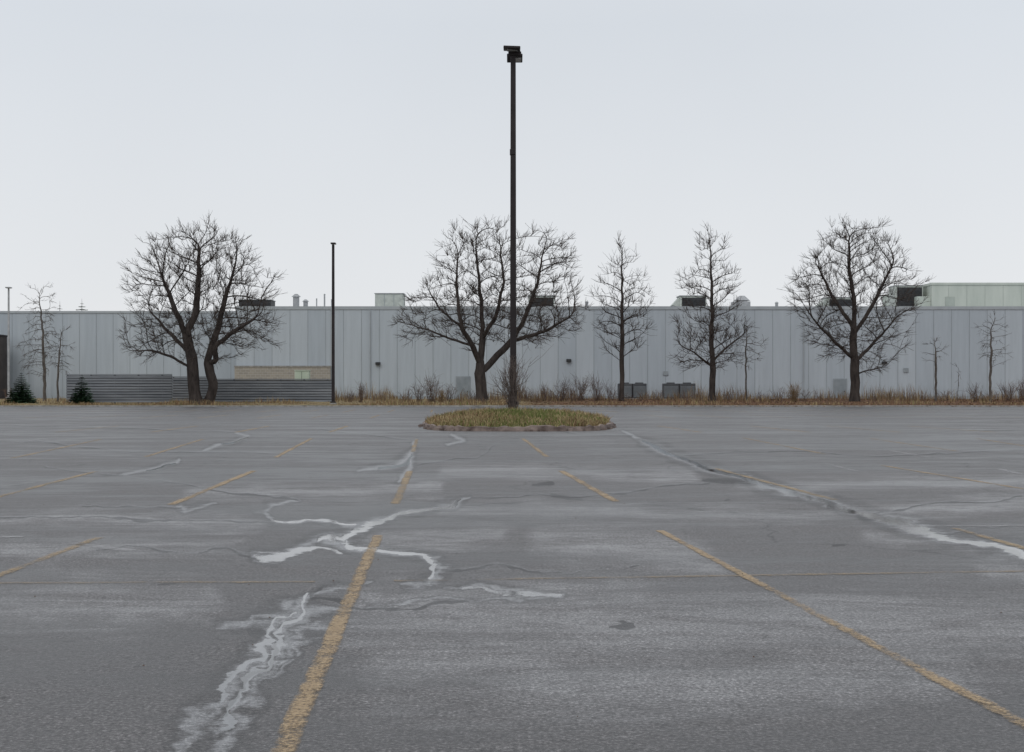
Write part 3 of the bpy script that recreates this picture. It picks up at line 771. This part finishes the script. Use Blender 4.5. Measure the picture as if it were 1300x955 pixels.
def rooftop(name, p0, p1, top, d, hood=None, dark=False, grille=True):
    s = d/F; xa, xb = (p0-650)*s, (p1-650)*s; zt = S(0, top, d).z; zb = zT-.5; w = xb-xa
    bm = M_DARK if dark else M_HVAC
    box(name+'_body', (xa, d, zb+.25), (xb, d+3.2, zt), bm, .04, wh)
    box(name+'_curb', (xa+.15, d+.15, zb-.2), (xb-.15, d+3, zb+.24), M_GALV, parent=wh)
    if grille:
        box(name+'_recess', (xa+w*.08, d-.02, zb+.4), (xb-w*.04, d-.004, zt-.2), M_DARK, parent=wh)
        lou = [((xa+w*.10, d-.07, zb+.5+k*.24), (xb-w*.06, d-.022, zb+.5+k*.24+.11)) for k in range(int((zt-zb-.8)/.24))]
        if lou: boxes(name+'_louvres', lou, M_DARK, wh)
    else:
        boxes(name+'_joints', [((xa+w*f_, d-.02, zb+.3), (xa+w*f_+.05, d-.002, zt-.05)) for f_ in (.33, .66)], M_SEAM, wh)
    box(name+'_lid', (xa-.08, d-.1, zt), (xb+.08, d+3.3, zt+.08), M_GALV, parent=wh)
    if hood:
        hx = xa if hood < 0 else xb; o = hood*w*.28
        V = [(hx, d+.2, zt-.1), (hx, d+2.8, zt-.1), (hx+o, d+2.8, zb+.9), (hx+o, d+.2, zb+.9), (hx, d+.2, zb+.7), (hx, d+2.8, zb+.7)]
        mesh_obj(name+'_hood', V, [(0,1,2,3), (0,3,4), (1,5,2), (3,2,5,4)], M_HVAC).parent = wh
rooftop('rooftop_unit_a', 303, 344, 381, 179, dark=True)
rooftop('rooftop_unit_b', 476, 512, 373, 182, grille=False)
rooftop('rooftop_unit_c', 671, 704, 376, 179)
rooftop('rooftop_unit_d', 863, 897, 376, 179, hood=-1)
rooftop('rooftop_unit_e', 1050, 1086, 378, 179, hood=-1)
rooftop('rooftop_unit_f', 1136, 1172, 363, 190)
def vent(px, top, d, r, cap=True, i=0):
    v = S(px, top, d); cyl('roof_vent_%d' % i, (v.x, d, zT-.5), r, r, v.z-zT+.5, M_GALV, 14, wh)
    if cap: cyl('vent_cap_%d' % i, (v.x, d, v.z), r*1.5, r*.5, r*.9, M_GALV, 14, wh)
for i, (a_, b_, c_, e_) in enumerate([(376,377,180,.40),(388,383,182,.3),(412,374,182,.10),(421,380,182,.08),(942,382,182,.7),(402,379,182,.08),(745,384,185,.2),(986,385,185,.2)]): vent(a_, b_, c_, e_, e_ > .09, i)
box('duct', (S(930,0,181).x, 180.5, zT-.3), (S(952,0,181).x, 182.5, S(0,383,181).z), M_GALV, .05, wh)
dP = 188.0; sP = dP/F; px0 = (1183-650)*sP; zP = S(0, 359, dP).z
box('penthouse_wall', (px0, dP, zT-.6), (94, dP+25, zP-.3), M_PENT, parent=wh)
box('penthouse_cap', (px0-.1, dP-.1, zP-.3), (94.1, dP+25, zP), M_PENT, parent=wh)
box('penthouse_annex', ((1166-650)*sP, dP+.5, zT-.6), (px0-.02, dP+12, S(0,376,dP).z), M_PENT, parent=wh)
boxes('penthouse_ribs', [((x_, dP-.02, zT-.6), (x_+.05, dP-.002, zP-.31)) for x_ in np.arange(px0+2.2, 93, 2.4)], M_PRIB, wh)
box('penthouse_door', ((1200-650)*sP, dP-.08, S(0,390,dP).z), ((1212-650)*sP, dP-.043, S(0,377,dP).z), M_PRIB, parent=wh)

nb = empty('brown_building'); xe = (9-650)*184/F
box('wall', (-85, 172, .3), (xe, 184, S(0,427,182).z), M_BROWNB, parent=nb)
box('cap', (-85.1, 171.9, S(0,427,182).z), (xe+.1, 184.1, S(0,425,182).z), M_POLE, parent=nb)
boxes('cladding_lines', [((-85, 171.96, z_), (xe, 171.998, z_+.06)) for z_ in np.arange(1, S(0,428,182).z, .6)], M_POLE, nb)

# ---------------------------------------------------------------- slatted fence enclosure
def fence(name, p0, p1, top, d):
    e = empty(name); s = d/F; xa, xb = (p0-650)*s, (p1-650)*s; zt = S(0, top, d).z; zb = vz(d)+.05
    sl = []; z = zb
    while z < zt-.1:
        sl.append(((xa, d, z), (xb, d+.05, z+.20))); z += .275
    boxes('slats', sl, M_FENCE, e)
    boxes('posts', [((x_-.07, d+.052, zb-.3), (x_+.07, d+.19, zt+.05)) for x_ in np.arange(xa+.1, xb, 2.4)], M_FPOST, e)
    boxes('top_rail', [((xa-.03, d-.03, zt-.02), (xb+.03, d+.051, zt+.08))], M_FENCE, e)
    box('backing', (xa, d+.2, zb), (xb, d+.22, zt-.05), M_FPOST, parent=e)
    return e
fence('slatted_fence', 84, 218, 476, 144)
fence('slatted_fence', 266, 423, 482, 146)
fence('slatted_fence', 218.6, 265, 479, 150)
tr = empty('transformer_box'); d = 160; s = d/F
box('cabinet', ((374-650)*s, d, vz(d)), ((392-650)*s, d+1.2, S(0,471,d).z), M_XFMR, .05, tr)
box('lid', ((373.4-650)*s, d-.06, S(0,471,d).z), ((392.6-650)*s, d+1.26, S(0,470,d).z), M_XFMR, .02, tr)
box('door_gap', ((382.8-650)*s, d-.015, vz(d)+.2), ((383.2-650)*s, d-.002, S(0,472,d).z), M_DARK, parent=tr)
def condenser(p0, p1, top, d):
    e = empty('condenser_unit'); s = d/F; xa, xb = (p0-650)*s, (p1-650)*s; zt = S(0, top, d).z; zb = vz(d)
    box('pad', (xa-.2, d-.2, zb-.2), (xb+.2, d+1.6, zb+.12), M_CONC, parent=e)
    m = (xa+xb)/2
    for k, (a_, b_) in enumerate(((xa, m-.04), (m+.04, xb))):
        box('cabinet_%d' % k, (a_, d, zb+.125), (b_, d+1.3, zt), M_FPOST, .04, e)
        boxes('fins_%d' % k, [((a_+.1, d-.04, zb+.3+j*.13), (b_-.1, d-.003, zb+.36+j*.13)) for j in range(int((zt-zb-.45)/.13))], M_DOOR, e)
        cyl('fan_%d' % k, ((a_+b_)/2, d+.65, zt), .5, .48, .12, M_DARK, 16, e)
condenser(785, 821, 487, 168); condenser(842, 883, 487, 166)

# ---------------------------------------------------------------- street lamps
def street_lamp(px, d, top, r0, r1, zb, mat=M_POLE, double=True, sc=1.0):
    e = empty('street_lamp'); v = S(px, top, d); x = v.x; zt = v.z
    cyl('footing', (x, d, zb-.4), .36, .34, .75 if double else .6, M_CONC, 20, e)
    base = zb + (.36 if double else .21)
    box('base_cover', (x-.26, d-.26, base), (x+.26, d+.26, base+.14), mat, .03, e)
    p = box('pole', (-r0, -r0, 0), (r0, r0, 1), mat, parent=e)
    H = zt - base - .3
    for vv in p.data.vertices:
        t = vv.co.z; k = (r1/r0)*t + (1-t)
        vv.co = Vector((x + vv.co.x*k, d + vv.co.y*k, base + .141 + t*H))
    b = p.modifiers.new('bevel', 'BEVEL'); b.width = .03; b.segments = 2
    box('tenon', (x-r1*.7, d-r1*.7, zt-.2), (x+r1*.7, d+r1*.7, zt-.02), mat, .02, e)
    if double:
        h1 = box('luminaire', (-.43, -.75, -.06), (.32, .05, .07), mat, .03, e)
        h1.location = (x, d, zt-.05); h1.rotation_euler = (math.radians(5), math.radians(2), 0)
        h2 = box('luminaire_rear', (-.28, .12, -.08), (.42, .95, .06), mat, .03, e); h2.location = (x, d, zt-.22); h2.rotation_euler = (math.radians(-7), 0, 0)
        box('lens', (x-.28, d-.68, zt-.15), (x+.2, d-.1, zt-.118), M_LENS, .01, e)
        box('lens_rear', (x-.1, d+.2, zt-.40), (x+.36, d+.85, zt-.34), M_LENS, .01, e)
        box('arm', (x-.22, d-.14, zt-.34), (x+.36, d+.14, zt-.14), mat, .03, e)
        zc = S(0, 190, d).z
        box('junction_box', (x-.15, d-.16, zc-.25), (x+.10, d+.12, zc), mat, .02, e)
        box('hand_hole', (x-.08, d-r0-.02, base+.6), (x+.08, d-r0+.05, base+.95), mat, .01, e)
    else:
        h1 = box('luminaire', (-.18*sc, -.55, -.07), (.30*sc, .25, .07), mat, .03, e); h1.location = (x-.02, d, zt-.04)
        box('lens', (x-.15, d-.45, zt-.135), (x+.2, d+.1, zt-.115), M_LENS, parent=e)
    return e
street_lamp(651.5, PY, 62, .145, .115, .40)
street_lamp(423, 139.4, 309, .15, .12, .15, double=False)
street_lamp(11, 168, 365, .12, .09, .5, mat=M_GALV, double=False, sc=1.2)

# ---------------------------------------------------------------- sky, sun, camera
w = bpy.data.worlds.new('World'); scene.world = w; w.use_nodes = True; nt = w.node_tree
bg = nt.nodes['Background']; out = nt.nodes['World Output']
sky = nt.nodes.new('ShaderNodeTexSky'); sky.sky_type = 'NISHITA'; sky.sun_disc = False
sky.sun_elevation = math.radians(48); sky.sun_rotation = math.radians(200); sky.dust_density = 4
tc = nt.nodes.new('ShaderNodeTexCoord'); sp = nt.nodes.new('ShaderNodeSeparateXYZ'); nt.links.new(tc.outputs['Generated'], sp.inputs[0])
grad = ramp(nt, sp.outputs[2], [(0.0, (0.88, 0.885, 0.89)), (0.07, (0.82, 0.84, 0.865)), (0.25, (0.71, 0.75, 0.80)), (1.0, (0.92, 0.94, 0.98))])
cl = noise(nt, tc.outputs['Generated'], 2.2, 4, 0.5)
cloud = mixc(nt, 1.0, grad, ramp(nt, cl, [(0.3, 0.97), (0.7, 1.03)]), 'MULTIPLY')
bg.inputs['Strength'].default_value = 0.08
nt.links.new(sky.outputs[0], bg.inputs['Color'])
bg2 = nt.nodes.new('ShaderNodeBackground'); nt.links.new(cloud, bg2.inputs['Color']); bg2.inputs['Strength'].default_value = 1.0
mx = nt.nodes.new('ShaderNodeMixShader'); mx.inputs[0].default_value = 0.94
nt.links.new(bg.outputs[0], mx.inputs[1]); nt.links.new(bg2.outputs[0], mx.inputs[2]); nt.links.new(mx.outputs[0], out.inputs[0])

sl = bpy.data.lights.new('sun', 'SUN'); sl.energy = 0.6; sl.angle = math.radians(25); sl.color = (1, .98, .95)
so = bpy.data.objects.new('sun', sl); scene.collection.objects.link(so)
so.rotation_euler = (math.radians(42), 0, math.radians(-20)); so.location = (0, 0, 50)

cam = bpy.data.cameras.new('camera'); co = bpy.data.objects.new('camera', cam); scene.collection.objects.link(co)
co.location = (0, 0, CAM_H); co.rotation_euler = (math.radians(90), 0, 0)
cam.lens = 50; cam.sensor_width = 36; cam.shift_y = 22.5/1300; cam.clip_start = 0.1; cam.clip_end = 6000
scene.camera = co
